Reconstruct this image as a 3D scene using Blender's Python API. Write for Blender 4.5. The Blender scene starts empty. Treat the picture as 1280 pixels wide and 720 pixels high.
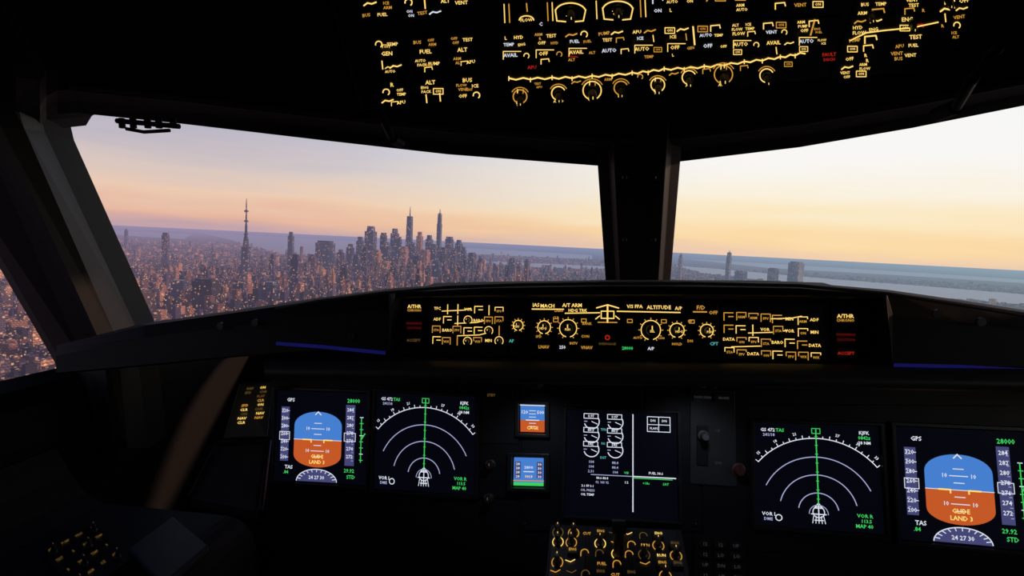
import bpy, math, random
from mathutils import Vector, Matrix
random.seed(7)
scene=bpy.context.scene
scene.view_settings.view_transform='Standard'
F=700.0
EYE=Vector((0,0,1.25))
YAW,PITCH,ROLL=math.radians(8.2),math.radians(4.4),math.radians(0.85)
BANK=math.radians(2.0)
RC=Matrix.Rotation(YAW,3,'Z')@Matrix.Rotation(math.radians(90)-PITCH,3,'X')@Matrix.Rotation(ROLL,3,'Z')
cam=bpy.data.cameras.new('camera'); camo=bpy.data.objects.new('camera',cam)
scene.collection.objects.link(camo); camo.matrix_world=Matrix.Translation(EYE)@RC.to_4x4()
cam.sensor_width=36; cam.lens=F/1280*36; cam.clip_start=.01; cam.clip_end=300000
scene.camera=camo

def ray(x,y): return RC@Vector(((x-640)/F,-(y-360)/F,-1))
def PY(x,y,Y):
    d=ray(x,y); return EYE+d*(Y/d.y)
def PX(x,y,X):
    d=ray(x,y); return EYE+d*(X/d.x)
def PZ(x,y,Z):
    d=ray(x,y); return EYE+d*((Z-EYE.z)/d.z)
def PD(x,y,D): return EYE+ray(x,y)*D
def PP(x,y,pt,n):
    d=ray(x,y); return EYE+d*((pt-EYE).dot(n)/d.dot(n))

# ---------- materials ----------
def lin(c): 
    return tuple(((v/255)/12.92 if v/255<=.04045 else ((v/255+.055)/1.055)**2.4) for v in c)
def surf(name,col,rough=.5,metal=0,noise=.25,scale=60,spec=.5):
    m=bpy.data.materials.new(name); m.use_nodes=True; nt=m.node_tree; b=nt.nodes['Principled BSDF']
    b.inputs['Roughness'].default_value=rough; b.inputs['Metallic'].default_value=metal
    b.inputs['Specular IOR Level'].default_value=spec
    n=nt.nodes.new('ShaderNodeTexNoise'); n.inputs['Scale'].default_value=scale
    tc=nt.nodes.new('ShaderNodeTexCoord'); nt.links.new(tc.outputs['Object'],n.inputs['Vector'])
    r=nt.nodes.new('ShaderNodeValToRGB')
    r.color_ramp.elements[0].color=(*[c*(1-noise) for c in col],1); r.color_ramp.elements[1].color=(*[c*(1+noise) for c in col],1)
    nt.links.new(n.outputs[0],r.inputs[0]); nt.links.new(r.outputs[0],b.inputs['Base Color'])
    return m
def glow(name,rgb,s=1.0):
    m=bpy.data.materials.new(name); m.use_nodes=True; nt=m.node_tree; b=nt.nodes['Principled BSDF']
    c=lin(rgb); b.inputs['Base Color'].default_value=(0,0,0,1); b.inputs['Roughness'].default_value=.6
    b.inputs['Specular IOR Level'].default_value=.1
    b.inputs['Emission Color'].default_value=(*c,1); b.inputs['Emission Strength'].default_value=s
    return m
BLACK=surf('black_plastic',(.005,.005,.006),.6,spec=.2)
SHELL=surf('cabin_liner',(.008,.008,.010),.65,spec=.2)
POST=surf('post_liner',(.009,.009,.011),.6,spec=.22)
GREY=surf('grey_trim',(.035,.035,.04),.55,spec=.3)
PANEL=surf('panel_grey',(.007,.007,.009),.5,scale=200,spec=.2)
LEATHER=surf('glareshield_fabric',(.005,.005,.007),.65,scale=300,spec=.2)
BEZEL=surf('bezel_plastic',(.010,.010,.012),.4,spec=.3)
METAL=surf('dark_metal',(.05,.05,.055),.35,.8)
KNOB=surf('knob_plastic',(.015,.014,.013),.4)
LIP=surf('lip_trim',(.026,.026,.030),.5,spec=.3)
YEL=glow('lit_amber',(255,212,112),1.15); YEL2=glow('lit_amber_soft',(222,160,62),.85)
DIMY=glow('lit_amber_dim',(110,84,40),.7)
DIMG=glow('lit_grey_dim',(52,52,56),.7)
WHT=glow('lit_white',(228,234,248),.92); GRN=glow('lit_green',(66,222,104),.85)
TEAL=glow('lit_teal',(90,190,190),.8); RED=glow('lit_red',(190,40,25),.8); DRED=glow('lit_red_dim',(110,22,16),.6)
SKYB=glow('attitude_sky',(72,130,212),.95); GNDO=glow('attitude_ground',(200,90,40),.95)
PURP=glow('tape_violet',(78,78,130),.8); LAV=glow('lit_lavender',(178,182,226),.85)
BLU=glow('blue_edge_light',(20,20,84),.75); SCRB=glow('screen_backlight',(4,5,12),1.0)

# ---------- geometry helpers ----------
class Geo:
    def __init__(s): s.v=[];s.f=[];s.m=[];s.mats=[]
    def add(s,v,f,mat):
        if mat not in s.mats: s.mats.append(mat)
        k=s.mats.index(mat); b=len(s.v); s.v+=[tuple(p) for p in v]
        for q in f: s.f.append(tuple(i+b for i in q)); s.m.append(k)
    def build(s,name,parent=None,bevel=0,smooth=False):
        me=bpy.data.meshes.new(name); me.from_pydata(s.v,[],s.f)
        for m in s.mats: me.materials.append(m)
        me.polygons.foreach_set('material_index',s.m)
        if smooth: me.polygons.foreach_set('use_smooth',[True]*len(s.f))
        me.update(); o=bpy.data.objects.new(name,me); scene.collection.objects.link(o)
        if parent: o.parent=parent
        if bevel:
            b=o.modifiers.new('bevel','BEVEL'); b.width=bevel; b.segments=2; b.limit_method='ANGLE'
        return o
def empty(name):
    o=bpy.data.objects.new(name,None); o.empty_display_size=.05; scene.collection.objects.link(o); return o
def loft(g,rows,mat,closed=False):
    n=len(rows[0]); v=[p for r in rows for p in r]; f=[]
    for i in range(len(rows)-1):
        for j in range(n-1 if not closed else n):
            a=i*n+j; b=i*n+(j+1)%n; f.append((a,b,b+n,a+n))
    g.add(v,f,mat)
def prism(g,pts,vec,mat):
    n=len(pts); vec=Vector(vec); v=list(pts)+[Vector(p)+vec for p in pts]
    f=[tuple(range(n)),tuple(range(2*n-1,n-1,-1))]+[(i,i+n,(i+1)%n+n,(i+1)%n) for i in range(n)]
    g.add(v,f,mat)
def box(g,a,b,mat):
    x0,y0,z0=a;x1,y1,z1=b
    prism(g,[Vector((x0,y0,z0)),Vector((x1,y0,z0)),Vector((x1,y1,z0)),Vector((x0,y1,z0))],(0,0,z1-z0),mat)
def tube(g,pts,r,mat,seg=10):
    rings=[]
    for i,p in enumerate(pts):
        a=pts[max(i-1,0)]; b=pts[min(i+1,len(pts)-1)]; t=(Vector(b)-Vector(a)).normalized()
        u=t.cross(Vector((0,0,1))); 
        if u.length<.1: u=t.cross(Vector((1,0,0)))
        u.normalize(); w=t.cross(u)
        rings.append([Vector(p)+(u*math.cos(k*2*math.pi/seg)+w*math.sin(k*2*math.pi/seg))*r for k in range(seg)])
    loft(g,rings,mat,True)
    n=seg; g.add(rings[0],[tuple(range(n))],mat); g.add(rings[-1],[tuple(range(n-1,-1,-1))],mat)
class Quad:
    """flat face with local units: x to the right 0..W, y down 0..H"""
    def __init__(s,c,W,H):
        s.c=[Vector(p) for p in c]; s.W=W; s.H=H
        s.n=(s.c[3]-s.c[0]).cross(s.c[1]-s.c[0]).normalized()
        if s.n.dot(EYE-s.c[0])<0: s.n=-s.n
    def p(s,x,y,off=0):
        u=x/s.W; v=y/s.H
        a=s.c[0]+(s.c[1]-s.c[0])*u
        b=s.c[3]+(s.c[2]-s.c[3])*u
        return a+(b-a)*v+s.n*off
def rect(g,Q,x0,y0,x1,y1,mat,off=.001):
    g.add([Q.p(x0,y0,off),Q.p(x1,y0,off),Q.p(x1,y1,off),Q.p(x0,y1,off)],[(0,1,2,3)],mat)
def block(g,Q,x0,y0,x1,y1,h,mat,base=0):
    prism(g,[Q.p(x0,y0,base),Q.p(x1,y0,base),Q.p(x1,y1,base),Q.p(x0,y1,base)],Q.n*(h-base),mat)
def line(g,Q,pts,w,mat,off=.0015,closed=False):
    if closed: pts=pts+[pts[0]]
    for (x0,y0),(x1,y1) in zip(pts,pts[1:]):
        dx,dy=x1-x0,y1-y0; L=math.hypot(dx,dy) or 1; ux,uy=dx/L,dy/L; nx,ny=-uy*w/2,ux*w/2
        x0-=ux*w*.3;y0-=uy*w*.3;x1+=ux*w*.3;y1+=uy*w*.3
        g.add([Q.p(x0+nx,y0+ny,off),Q.p(x1+nx,y1+ny,off),Q.p(x1-nx,y1-ny,off),Q.p(x0-nx,y0-ny,off)],[(0,1,2,3)],mat)
def frame(g,Q,x0,y0,x1,y1,w,mat,off=.0015): line(g,Q,[(x0,y0),(x1,y0),(x1,y1),(x0,y1)],w,mat,off,True)
def arc(g,Q,cx,cy,r,a0,a1,w,mat,off=.0015,n=28,asp=1):
    pts=[(cx+r*math.sin(math.radians(a0+(a1-a0)*i/n)),cy-asp*r*math.cos(math.radians(a0+(a1-a0)*i/n))) for i in range(n+1)]
    line(g,Q,pts,w,mat,off)
def polyq(g,Q,pts,mat,off=.001): g.add([Q.p(x,y,off) for x,y in pts],[tuple(range(len(pts)))],mat)
_tc={}
def glyph(s):
    if s in _tc: return _tc[s]
    cu=bpy.data.curves.new('t','FONT'); cu.body=s; cu.size=1; cu.align_x='CENTER'; cu.align_y='CENTER'; cu.resolution_u=1; cu.offset=.018
    ob=bpy.data.objects.new('t',cu); scene.collection.objects.link(ob)
    dg=bpy.context.evaluated_depsgraph_get(); dg.update()
    me=bpy.data.meshes.new_from_object(ob.evaluated_get(dg))
    r=([(v.co.x,v.co.y) for v in me.vertices],[tuple(p.vertices) for p in me.polygons])
    bpy.data.objects.remove(ob); bpy.data.curves.remove(cu); bpy.data.meshes.remove(me)
    _tc[s]=r; return r
def text(g,Q,s,x,y,size,mat,off=.0015,rot=0):
    v,f=glyph(s); c,sn=math.cos(rot),math.sin(rot)
    g.add([Q.p(x+(a*c-b*sn)*size,y-(a*sn+b*c)*size,off) for a,b in v],f,mat)
def knob(g,Q,x,y,r,h,mat=KNOB,n=20,base=0,pointer=YEL):
    def ring(rr,hh): return [Q.p(x+rr*math.cos(2*math.pi*i/n),y+rr*math.sin(2*math.pi*i/n),hh) for i in range(n)]
    rings=[ring(r*1.1,base),ring(r*1.1,base+h*.25),ring(r*.8,base+h*.3),ring(r*.75,base+h*.93),ring(r*.65,base+h)]
    loft(g,rings,mat,True); g.add(rings[-1],[tuple(range(n))],mat)
    if pointer: line(g,Q,[(x,y-r*.55),(x,y-r*.1)],r*.16,pointer,base+h+.0006)
def screw(g,Q,x,y,r,off=0):
    pts=[Q.p(x+r*math.cos(i*math.pi/4),y+r*math.sin(i*math.pi/4),off) for i in range(8)]
    prism(g,pts,Q.n*.002,METAL)

# =============== EXTERIOR ===============
H=500.0
ME=Matrix.Translation(EYE)@Matrix.Rotation(BANK,4,'Y')
MI=Matrix.Rotation(-BANK,3,'Y')
def ground_at(x,y):
    d=MI@ray(x,y); t=-H/d.z; return Vector((d.x*t,d.y*t,-H)), t
def extmat(name,kind):
    m=bpy.data.materials.new(name); m.use_nodes=True; nt=m.node_tree; N=nt.nodes; L=nt.links
    b=N['Principled BSDF']; out=N['Material Output']; b.inputs['Roughness'].default_value=.8
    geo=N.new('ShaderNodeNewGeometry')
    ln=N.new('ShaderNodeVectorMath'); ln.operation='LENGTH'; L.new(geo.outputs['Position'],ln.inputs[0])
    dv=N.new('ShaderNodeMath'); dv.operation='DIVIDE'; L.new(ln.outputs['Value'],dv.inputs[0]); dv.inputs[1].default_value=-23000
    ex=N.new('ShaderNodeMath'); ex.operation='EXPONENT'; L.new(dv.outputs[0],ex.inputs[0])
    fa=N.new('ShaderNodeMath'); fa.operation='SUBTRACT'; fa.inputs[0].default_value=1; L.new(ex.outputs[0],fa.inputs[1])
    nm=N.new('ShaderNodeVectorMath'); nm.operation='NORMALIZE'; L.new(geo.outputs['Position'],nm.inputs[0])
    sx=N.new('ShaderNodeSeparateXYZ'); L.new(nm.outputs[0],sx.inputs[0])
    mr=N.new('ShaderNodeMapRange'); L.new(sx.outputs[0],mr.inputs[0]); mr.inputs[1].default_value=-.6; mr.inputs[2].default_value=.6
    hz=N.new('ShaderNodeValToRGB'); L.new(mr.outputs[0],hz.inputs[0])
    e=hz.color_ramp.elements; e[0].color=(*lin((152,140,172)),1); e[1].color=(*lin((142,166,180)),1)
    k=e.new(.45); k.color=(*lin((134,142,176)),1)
    em=N.new('ShaderNodeEmission'); L.new(hz.outputs[0],em.inputs[0])  # air haze painted into the material as emission, stronger with distance
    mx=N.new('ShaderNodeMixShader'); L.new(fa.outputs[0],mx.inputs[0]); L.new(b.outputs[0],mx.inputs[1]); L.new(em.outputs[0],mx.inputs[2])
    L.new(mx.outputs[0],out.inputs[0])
    tc=N.new('ShaderNodeTexCoord')
    def lights(cell,frac,strength,vec):
        sc=N.new('ShaderNodeVectorMath'); sc.operation='DIVIDE'; L.new(vec,sc.inputs[0]); sc.inputs[1].default_value=cell
        fl=N.new('ShaderNodeVectorMath'); fl.operation='FLOOR'; L.new(sc.outputs[0],fl.inputs[0])
        wn=N.new('ShaderNodeTexWhiteNoise'); L.new(fl.outputs[0],wn.inputs[0])
        gt=N.new('ShaderNodeMapRange'); L.new(wn.outputs['Value'],gt.inputs[0]); gt.inputs[1].default_value=1-frac; gt.inputs[2].default_value=1; gt.inputs[4].default_value=strength
        L.new(gt.outputs[0],b.inputs['Emission Strength']); b.inputs['Emission Color'].default_value=(1,.50,.24,1)
    if kind=='bld':
        at=N.new('ShaderNodeAttribute'); at.attribute_name='rnd'
        r=N.new('ShaderNodeValToRGB'); r.color_ramp.interpolation='CONSTANT'; L.new(at.outputs['Fac'],r.inputs[0])
        cols=[(48,40,62),(124,84,82),(176,126,108),(76,64,100),(38,36,62),(206,152,124),(104,88,112)]
        e=r.color_ramp.elements; e[0].color=(*lin(cols[0]),1); e[1].position=1/7; e[1].color=(*lin(cols[1]),1)
        for i in range(2,7): q=e.new(i/7); q.color=(*lin(cols[i]),1)
        prev=r.outputs[0]
        for d_,s_,lo in (('Z',.035,.5),('DIAGONAL',.045,.6)):
            wv=N.new('ShaderNodeTexWave'); wv.bands_direction=d_; wv.inputs['Scale'].default_value=s_; L.new(tc.outputs['Object'],wv.inputs['Vector'])
            mm=N.new('ShaderNodeMapRange'); L.new(wv.outputs['Fac'],mm.inputs[0]); mm.inputs[3].default_value=lo; mm.inputs[4].default_value=1.15
            vm=N.new('ShaderNodeVectorMath'); vm.operation='SCALE'; L.new(prev,vm.inputs[0]); L.new(mm.outputs[0],vm.inputs['Scale']); prev=vm.outputs[0]
        L.new(prev,b.inputs['Base Color']); lights((8,8,7),.09,.75,tc.outputs['Object'])
    elif kind=='glass':
        wv=N.new('ShaderNodeTexWave'); wv.bands_direction='Z'; wv.inputs['Scale'].default_value=.02; L.new(tc.outputs['Object'],wv.inputs['Vector'])
        r=N.new('ShaderNodeValToRGB'); L.new(wv.outputs['Fac'],r.inputs[0]); e=r.color_ramp.elements
        e[0].color=(*lin((34,38,66)),1); e[1].color=(*lin((66,72,108)),1); L.new(r.outputs[0],b.inputs['Base Color'])
        b.inputs['Roughness'].default_value=.3
        lights((12,12,9),.08,.7,tc.outputs['Object'])
    elif kind=='gnd':
        v=N.new('ShaderNodeTexVoronoi'); v.inputs['Scale'].default_value=.02; L.new(tc.outputs['Object'],v.inputs['Vector'])
        r=N.new('ShaderNodeValToRGB'); L.new(v.outputs['Color'],r.inputs[0])
        e=r.color_ramp.elements; e[0].color=(*lin((18,17,30)),1); e[1].color=(*lin((100,76,82)),1)
        L.new(r.outputs[0],b.inputs['Base Color']); lights((22,22,22),.05,.5,tc.outputs['Object'])
    elif kind=='wood':
        n=N.new('ShaderNodeTexNoise'); n.inputs['Scale'].default_value=.006; n.inputs['Detail'].default_value=8; L.new(tc.outputs['Object'],n.inputs['Vector'])
        r=N.new('ShaderNodeValToRGB'); L.new(n.outputs[0],r.inputs[0])
        e=r.color_ramp.elements; e[0].position=.35; e[1].position=.65; e[0].color=(*lin((18,26,40)),1); e[1].color=(*lin((52,60,70)),1)
        L.new(r.outputs[0],b.inputs['Base Color'])
    else:
        n=N.new('ShaderNodeTexNoise'); n.inputs['Scale'].default_value=.002; L.new(tc.outputs['Object'],n.inputs['Vector'])
        r=N.new('ShaderNodeValToRGB'); L.new(n.outputs[0],r.inputs[0])
        e=r.color_ramp.elements; e[0].color=(*lin((128,146,176)),1); e[1].color=(*lin((156,168,190)),1)
        L.new(r.outputs[0],b.inputs['Base Color']); b.inputs['Roughness'].default_value=.35
    return m
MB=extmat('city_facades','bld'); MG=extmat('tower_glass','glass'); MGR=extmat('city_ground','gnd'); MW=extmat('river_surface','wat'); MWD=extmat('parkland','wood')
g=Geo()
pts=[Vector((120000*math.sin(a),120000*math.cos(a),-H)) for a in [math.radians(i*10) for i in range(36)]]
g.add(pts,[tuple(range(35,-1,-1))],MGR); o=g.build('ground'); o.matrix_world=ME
rivR=[ground_at(x,y)[0] for x,y in [(835,331),(930,339),(1040,349),(1160,358),(1280,368),(1400,379),(1400,394),(1280,381),(1160,371),(1050,361),(960,351),(880,342)]]
rivR2=[ground_at(x,y)[0] for x,y in [(850,323),(1000,332),(1150,341),(1300,351),(1400,357),(1400,360),(1280,354),(1120,344),(960,335)]]
rivL=[ground_at(x,y)[0] for x,y in [(250,291),(330,295),(380,298),(450,302),(530,307),(640,313),(740,319),(740,324),(620,319),(500,315),(430,317),(395,321),(350,320),(320,311),(290,300)]]
riv3=[ground_at(x,y)[0] for x,y in [(600,326),(690,330),(760,333),(760,338),(680,336),(610,331)]]
riv4=[ground_at(x,y)[0] for x,y in [(110,286),(200,291),(240,293),(230,299),(180,296),(110,291)]]
rivers=[rivR,rivR2,rivL,riv3,riv4]
g=Geo()
for r in rivers: g.add([p+Vector((0,0,2)) for p in r],[tuple(range(len(r)))],MW)
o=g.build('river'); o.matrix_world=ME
park=[ground_at(x,y)[0]+Vector((0,0,1)) for x,y in [(880,343),(960,353),(1050,363),(1160,374),(1280,385),(1400,397),(1400,470),(1100,400),(900,360)]]
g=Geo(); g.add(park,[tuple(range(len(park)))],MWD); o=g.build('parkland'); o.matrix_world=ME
def inside(x,y,poly):
    c=False; n=len(poly); j=n-1
    for i in range(n):
        a=poly[i]; b=poly[j]
        if (a.y>y)!=(b.y>y) and x<(b.x-a.x)*(y-a.y)/(b.y-a.y)+a.x: c=not c
        j=i
    return c
V=[];Fc=[];A=[]
def addb(x,y,w,d,h,rot,rv,z0=-5):
    b=len(V); c,s=math.cos(rot),math.sin(rot)
    for z in (-H+z0,-H+h):
        for sx_,sy in ((-1,-1),(1,-1),(1,1),(-1,1)):
            V.append((x+(sx_*w*c-sy*d*s)/2,y+(sx_*w*s+sy*d*c)/2,z)); A.append(rv)
    Fc.extend([(b+4,b+5,b+6,b+7),(b,b+1,b+5,b+4),(b+1,b+2,b+6,b+5),(b+2,b+3,b+7,b+6),(b+3,b,b+4,b+7)])
cnt=0
while cnt<40000:
    az=math.radians(random.uniform(-68,40)); d=random.uniform(1900,19000)
    if random.random()>min(1,2800/d+.3): continue
    x,y=d*math.sin(az),d*math.cos(az)
    if any(inside(x,y,r) for r in rivers): continue
    azd=math.degrees(az)
    if azd>9 and random.random()<.5: continue
    if azd>12 and inside(x,y,park) and random.random()<.8: continue
    hh=random.lognormvariate(3.2,.5)
    core=math.exp(-((azd+18)/6.5)**2)*math.exp(-((d-6900)/1900)**2)
    mid=math.exp(-((azd+29)/15)**2)*math.exp(-((d-4400)/1700)**2)
    if random.random()<.5*core: hh+=random.uniform(60,290)*random.uniform(.6,1)
    elif random.random()<.20*mid+.015: hh+=random.uniform(25,125)
    if azd>9: hh*=.55
    w=random.uniform(16,46)*(1+d/16000); dd=random.uniform(16,46)*(1+d/16000)
    if hh>90: w=min(w,36);dd=min(dd,36)
    rot=-.3+random.choice((0,0,.25))
    rv=random.random()
    if hh>55:
        k=random.random()
        if k<.45:
            addb(x,y,w,dd,hh*.72,rot,rv); addb(x,y,w*.75,dd*.75,hh*.93,rot,rv,hh*.72); addb(x,y,w*.4,dd*.4,hh*1.05,rot,rv,hh*.9)
        elif k<.7:
            addb(x,y,w,dd,hh,rot,rv); addb(x,y,w*.5,dd*.5,hh+8,rot,rv,hh)
        else: addb(x,y,w,dd,hh,rot,rv)
    else:
        addb(x,y,w,dd,hh,rot,rv)
        if d<5000 and random.random()<.4: addb(x+w*.15,y,w*.35,dd*.35,hh+5,rot,random.random(),hh)
    cnt+=1
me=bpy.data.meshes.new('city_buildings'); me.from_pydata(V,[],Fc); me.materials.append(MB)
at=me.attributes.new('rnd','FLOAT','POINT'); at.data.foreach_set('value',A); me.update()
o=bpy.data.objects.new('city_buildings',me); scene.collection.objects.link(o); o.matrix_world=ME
def tower(px,base,top,wpx,kind,mat):
    p,t=ground_at(px,base); w=wpx/F*t; hh=(base-top)/F*t*1.0
    az=math.atan2(p.x,p.y)+.45; g=Geo()
    w*=.8
    def ringz(ww,z,n=4): return [Vector((p.x+ww*.7071*math.cos(-az+math.pi/4+i*2*math.pi/n),p.y+ww*.7071*math.sin(-az+math.pi/4+i*2*math.pi/n),-H+z)) for i in range(n)]
    if kind=='taper':
        R=[ringz(w,-5),ringz(w,hh*.12),ringz(w*.78,hh*.84),ringz(w*.76,hh*.86),ringz(w*.16,hh*.865),ringz(w*.06,hh)]
    elif kind=='deco':
        R=[ringz(w*1.5,-5),ringz(w*1.5,hh*.25),ringz(w*1.1,hh*.25),ringz(w*1.1,hh*.42),ringz(w*.75,hh*.42),ringz(w*.6,hh*.52),ringz(w*.34,hh*.56),ringz(w*.28,hh*.68),ringz(w*.2,hh*.7),ringz(w*.16,hh*.88),ringz(w*.07,hh)]
    elif kind=='spire':
        R=[ringz(w,-5),ringz(w,hh*.78),ringz(w*.85,hh*.78),ringz(w*.8,hh*.93),ringz(w*.2,hh*.94),ringz(w*.1,hh)]
    elif kind=='slab':
        R=[ringz(w,-5),ringz(w,hh*.94),ringz(w*.8,hh*.94),ringz(w*.8,hh)]
    else:
        R=[ringz(w*1.15,-5),ringz(w*1.15,hh*.5),ringz(w,hh*.5),ringz(w,hh*.9),ringz(w*.7,hh*.9),ringz(w*.6,hh)]
    loft(g,R,mat,True); g.add(R[-1],[(0,1,2,3)],mat)
    if kind=='deco':
        for zz in (.56,.72,.84):
            loft(g,[ringz(w*.5,hh*zz),ringz(w*.5,hh*(zz+.02))],mat,True)
    me_=g.build('skyscraper')
    a=me_.data.attributes.new('rnd','FLOAT','POINT'); rv=random.choice([.05,.5,.6,.3]); a.data.foreach_set('value',[rv]*len(g.v))
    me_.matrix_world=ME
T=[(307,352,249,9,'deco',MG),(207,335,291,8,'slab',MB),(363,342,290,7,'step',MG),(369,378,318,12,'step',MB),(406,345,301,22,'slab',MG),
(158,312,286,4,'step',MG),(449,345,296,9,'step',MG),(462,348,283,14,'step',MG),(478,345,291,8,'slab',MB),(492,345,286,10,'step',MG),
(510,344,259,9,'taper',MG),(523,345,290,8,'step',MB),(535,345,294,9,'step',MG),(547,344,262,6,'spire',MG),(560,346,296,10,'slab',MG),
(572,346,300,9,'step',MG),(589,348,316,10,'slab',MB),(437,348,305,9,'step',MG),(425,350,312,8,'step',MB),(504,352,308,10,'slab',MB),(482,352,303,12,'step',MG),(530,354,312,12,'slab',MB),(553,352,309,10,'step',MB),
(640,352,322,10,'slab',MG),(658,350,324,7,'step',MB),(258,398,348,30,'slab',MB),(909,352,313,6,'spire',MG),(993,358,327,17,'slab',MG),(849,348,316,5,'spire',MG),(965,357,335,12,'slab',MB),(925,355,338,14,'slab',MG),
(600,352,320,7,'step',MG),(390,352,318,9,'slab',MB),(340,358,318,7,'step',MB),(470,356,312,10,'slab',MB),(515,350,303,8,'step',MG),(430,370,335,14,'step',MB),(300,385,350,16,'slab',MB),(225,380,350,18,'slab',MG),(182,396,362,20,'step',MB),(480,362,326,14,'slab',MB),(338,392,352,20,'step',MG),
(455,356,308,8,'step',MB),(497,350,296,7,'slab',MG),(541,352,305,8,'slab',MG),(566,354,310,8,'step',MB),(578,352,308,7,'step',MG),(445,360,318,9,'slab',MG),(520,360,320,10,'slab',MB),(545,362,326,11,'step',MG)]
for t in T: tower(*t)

# world sky
w=bpy.data.worlds.new('dusk_sky'); scene.world=w; w.use_nodes=True; nt=w.node_tree; N=nt.nodes; L=nt.links
bg=N['Background']; tc=N.new('ShaderNodeTexCoord'); vr=N.new('ShaderNodeVectorRotate'); vr.rotation_type='Y_AXIS'; vr.inputs['Angle'].default_value=-BANK
L.new(tc.outputs['Generated'],vr.inputs['Vector']); sp=N.new('ShaderNodeSeparateXYZ'); L.new(vr.outputs[0],sp.inputs[0])
mp=N.new('ShaderNodeMapping'); mp.inputs['Scale'].default_value=(1.5,1.5,16); L.new(vr.outputs[0],mp.inputs[0])
nz=N.new('ShaderNodeTexNoise'); nz.inputs['Scale'].default_value=2.2; nz.inputs['Detail'].default_value=5; L.new(mp.outputs[0],nz.inputs['Vector'])
ns=N.new('ShaderNodeMath'); ns.operation='MULTIPLY_ADD'; L.new(nz.outputs[0],ns.inputs[0]); ns.inputs[1].default_value=.07; ns.inputs[2].default_value=-.035
az_=N.new('ShaderNodeMath'); az_.operation='ADD'; L.new(sp.outputs[2],az_.inputs[0]); L.new(ns.outputs[0],az_.inputs[1])
mz=N.new('ShaderNodeMapRange'); L.new(az_.outputs[0],mz.inputs[0]); mz.inputs[1].default_value=0; mz.inputs[2].default_value=.5
def ramp(st):
    r=N.new('ShaderNodeValToRGB'); e=r.color_ramp.elements
    e[0].position=st[0][0]; e[0].color=(*lin(st[0][1]),1); e[1].position=st[-1][0]; e[1].color=(*lin(st[-1][1]),1)
    for p,c in st[1:-1]: q=e.new(p); q.color=(*lin(c),1)
    L.new(mz.outputs[0],r.inputs[0]); return r
rl=ramp([(0,(196,164,172)),(.04,(232,182,160)),(.11,(238,204,180)),(.18,(218,200,194)),(.26,(192,186,198)),(.42,(174,176,200)),(.65,(140,148,180)),(1,(60,70,110))])
rr=ramp([(0,(240,206,178)),(.05,(254,220,168)),(.12,(254,234,194)),(.20,(253,244,226)),(.30,(251,249,246)),(.5,(248,249,252)),(.7,(190,195,215)),(1,(70,80,120))])
ma=N.new('ShaderNodeMapRange'); L.new(sp.outputs[0],ma.inputs[0]); ma.inputs[1].default_value=-.66; ma.inputs[2].default_value=.26; ma.interpolation_type='SMOOTHSTEP'
mc=N.new('ShaderNodeMix'); mc.data_type='RGBA'; L.new(ma.outputs[0],mc.inputs[0]); L.new(rl.outputs[0],mc.inputs[6]); L.new(rr.outputs[0],mc.inputs[7])
L.new(mc.outputs[2],bg.inputs[0]); bg.inputs[1].default_value=1.0
sl=bpy.data.lights.new('sun_low','SUN'); sl.energy=2.2; sl.color=(1,.58,.38); sl.angle=.03
so=bpy.data.objects.new('sun',sl); scene.collection.objects.link(so); so.rotation_euler=Vector((-.94,-.22,-.20)).to_track_quat('-Z','Y').to_euler()

# =============== COCKPIT SHELL ===============
XR=1.35
g=Geo()
TL_=PX(-98,150,-1.15); BL_=PX(82,462,-1.15)
post=[[TL_+Vector((0,-.06,.2)),PY(-60,40,.76),PY(-30,50,.76),PY(0,60,.8),PY(32,70,.90)],
      [TL_,PY(-30,150,.84),PY(2,160,.83),PY(30,160,.86),PY(56,165,.95)],
      [BL_,PY(105,452,1.02),PY(130,438,1.0),PY(146,424,1.03),PY(168,405,1.13)],
      [BL_+Vector((0,.03,-.25)),PY(120,560,1.0),PY(140,560,1.0),PY(160,560,1.02),PY(185,560,1.12)]]
loft(g,post,POST)
loft(g,[[r[0] for r in post],[r[0]+Vector((-.08,.05,0)) for r in post]],SHELL)
loft(g,[[r[-1] for r in post],[r[-1]+Vector((-.02,.08,0)) for r in post]],SHELL)
g.build('window_post')
g=Geo()
mir=lambda p: Vector((.2-p.x,p.y,p.z))
loft(g,[[mir(p) for p in r] for r in post],POST); g.build('window_post')
def crow(y,Y,xs): return [PY(x,y,Y+o) for x,o in zip(xs,(.06,0,-.02,-.06,-.06,-.02,0,.06))]
g=Geo()
R=[crow(150,1.28,[746,744,760,766,836,842,855,854]),crow(206,1.36,[749,747,762,768,832,838,850,848]),crow(352,1.58,[759,757,770,775,823,828,838,836]),crow(410,1.62,[764,762,772,777,820,826,836,834])]
loft(g,R,surf('centre_post_liner',(.016,.016,.019),.55,spec=.3))
for yy,YY in ((222,1.30),(300,1.42)):
    for xx in (781,817):
        q=PY(xx,yy+0,YY-.02); prism(g,[q+Vector((.006*math.cos(k),0,.006*math.sin(k))) for k in [i*math.pi/4 for i in range(8)]],(0,-.006,0),METAL)
tube(g,[PY(790,238,1.31),PY(812,238,1.31)],.008,METAL)
g.build('windshield_center_post',bevel=.004)
cols=[(-98,150,None),(-30,152,.86),(20,158,.90),(50,163,.95),(58,150,.955),(72,143,.965),(95,141,.98),(230,155,1.10),(400,175,1.22),(560,193,1.30),(745,207,1.38),(797,207,1.38),(850,202,1.38),(1000,184,1.32),(1140,160,1.24),(1280,132,1.16),(1420,100,1.07)]
r0=[];r1=[];r2=[];r2b=[];r3=[];r4=[];r5=[]
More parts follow.
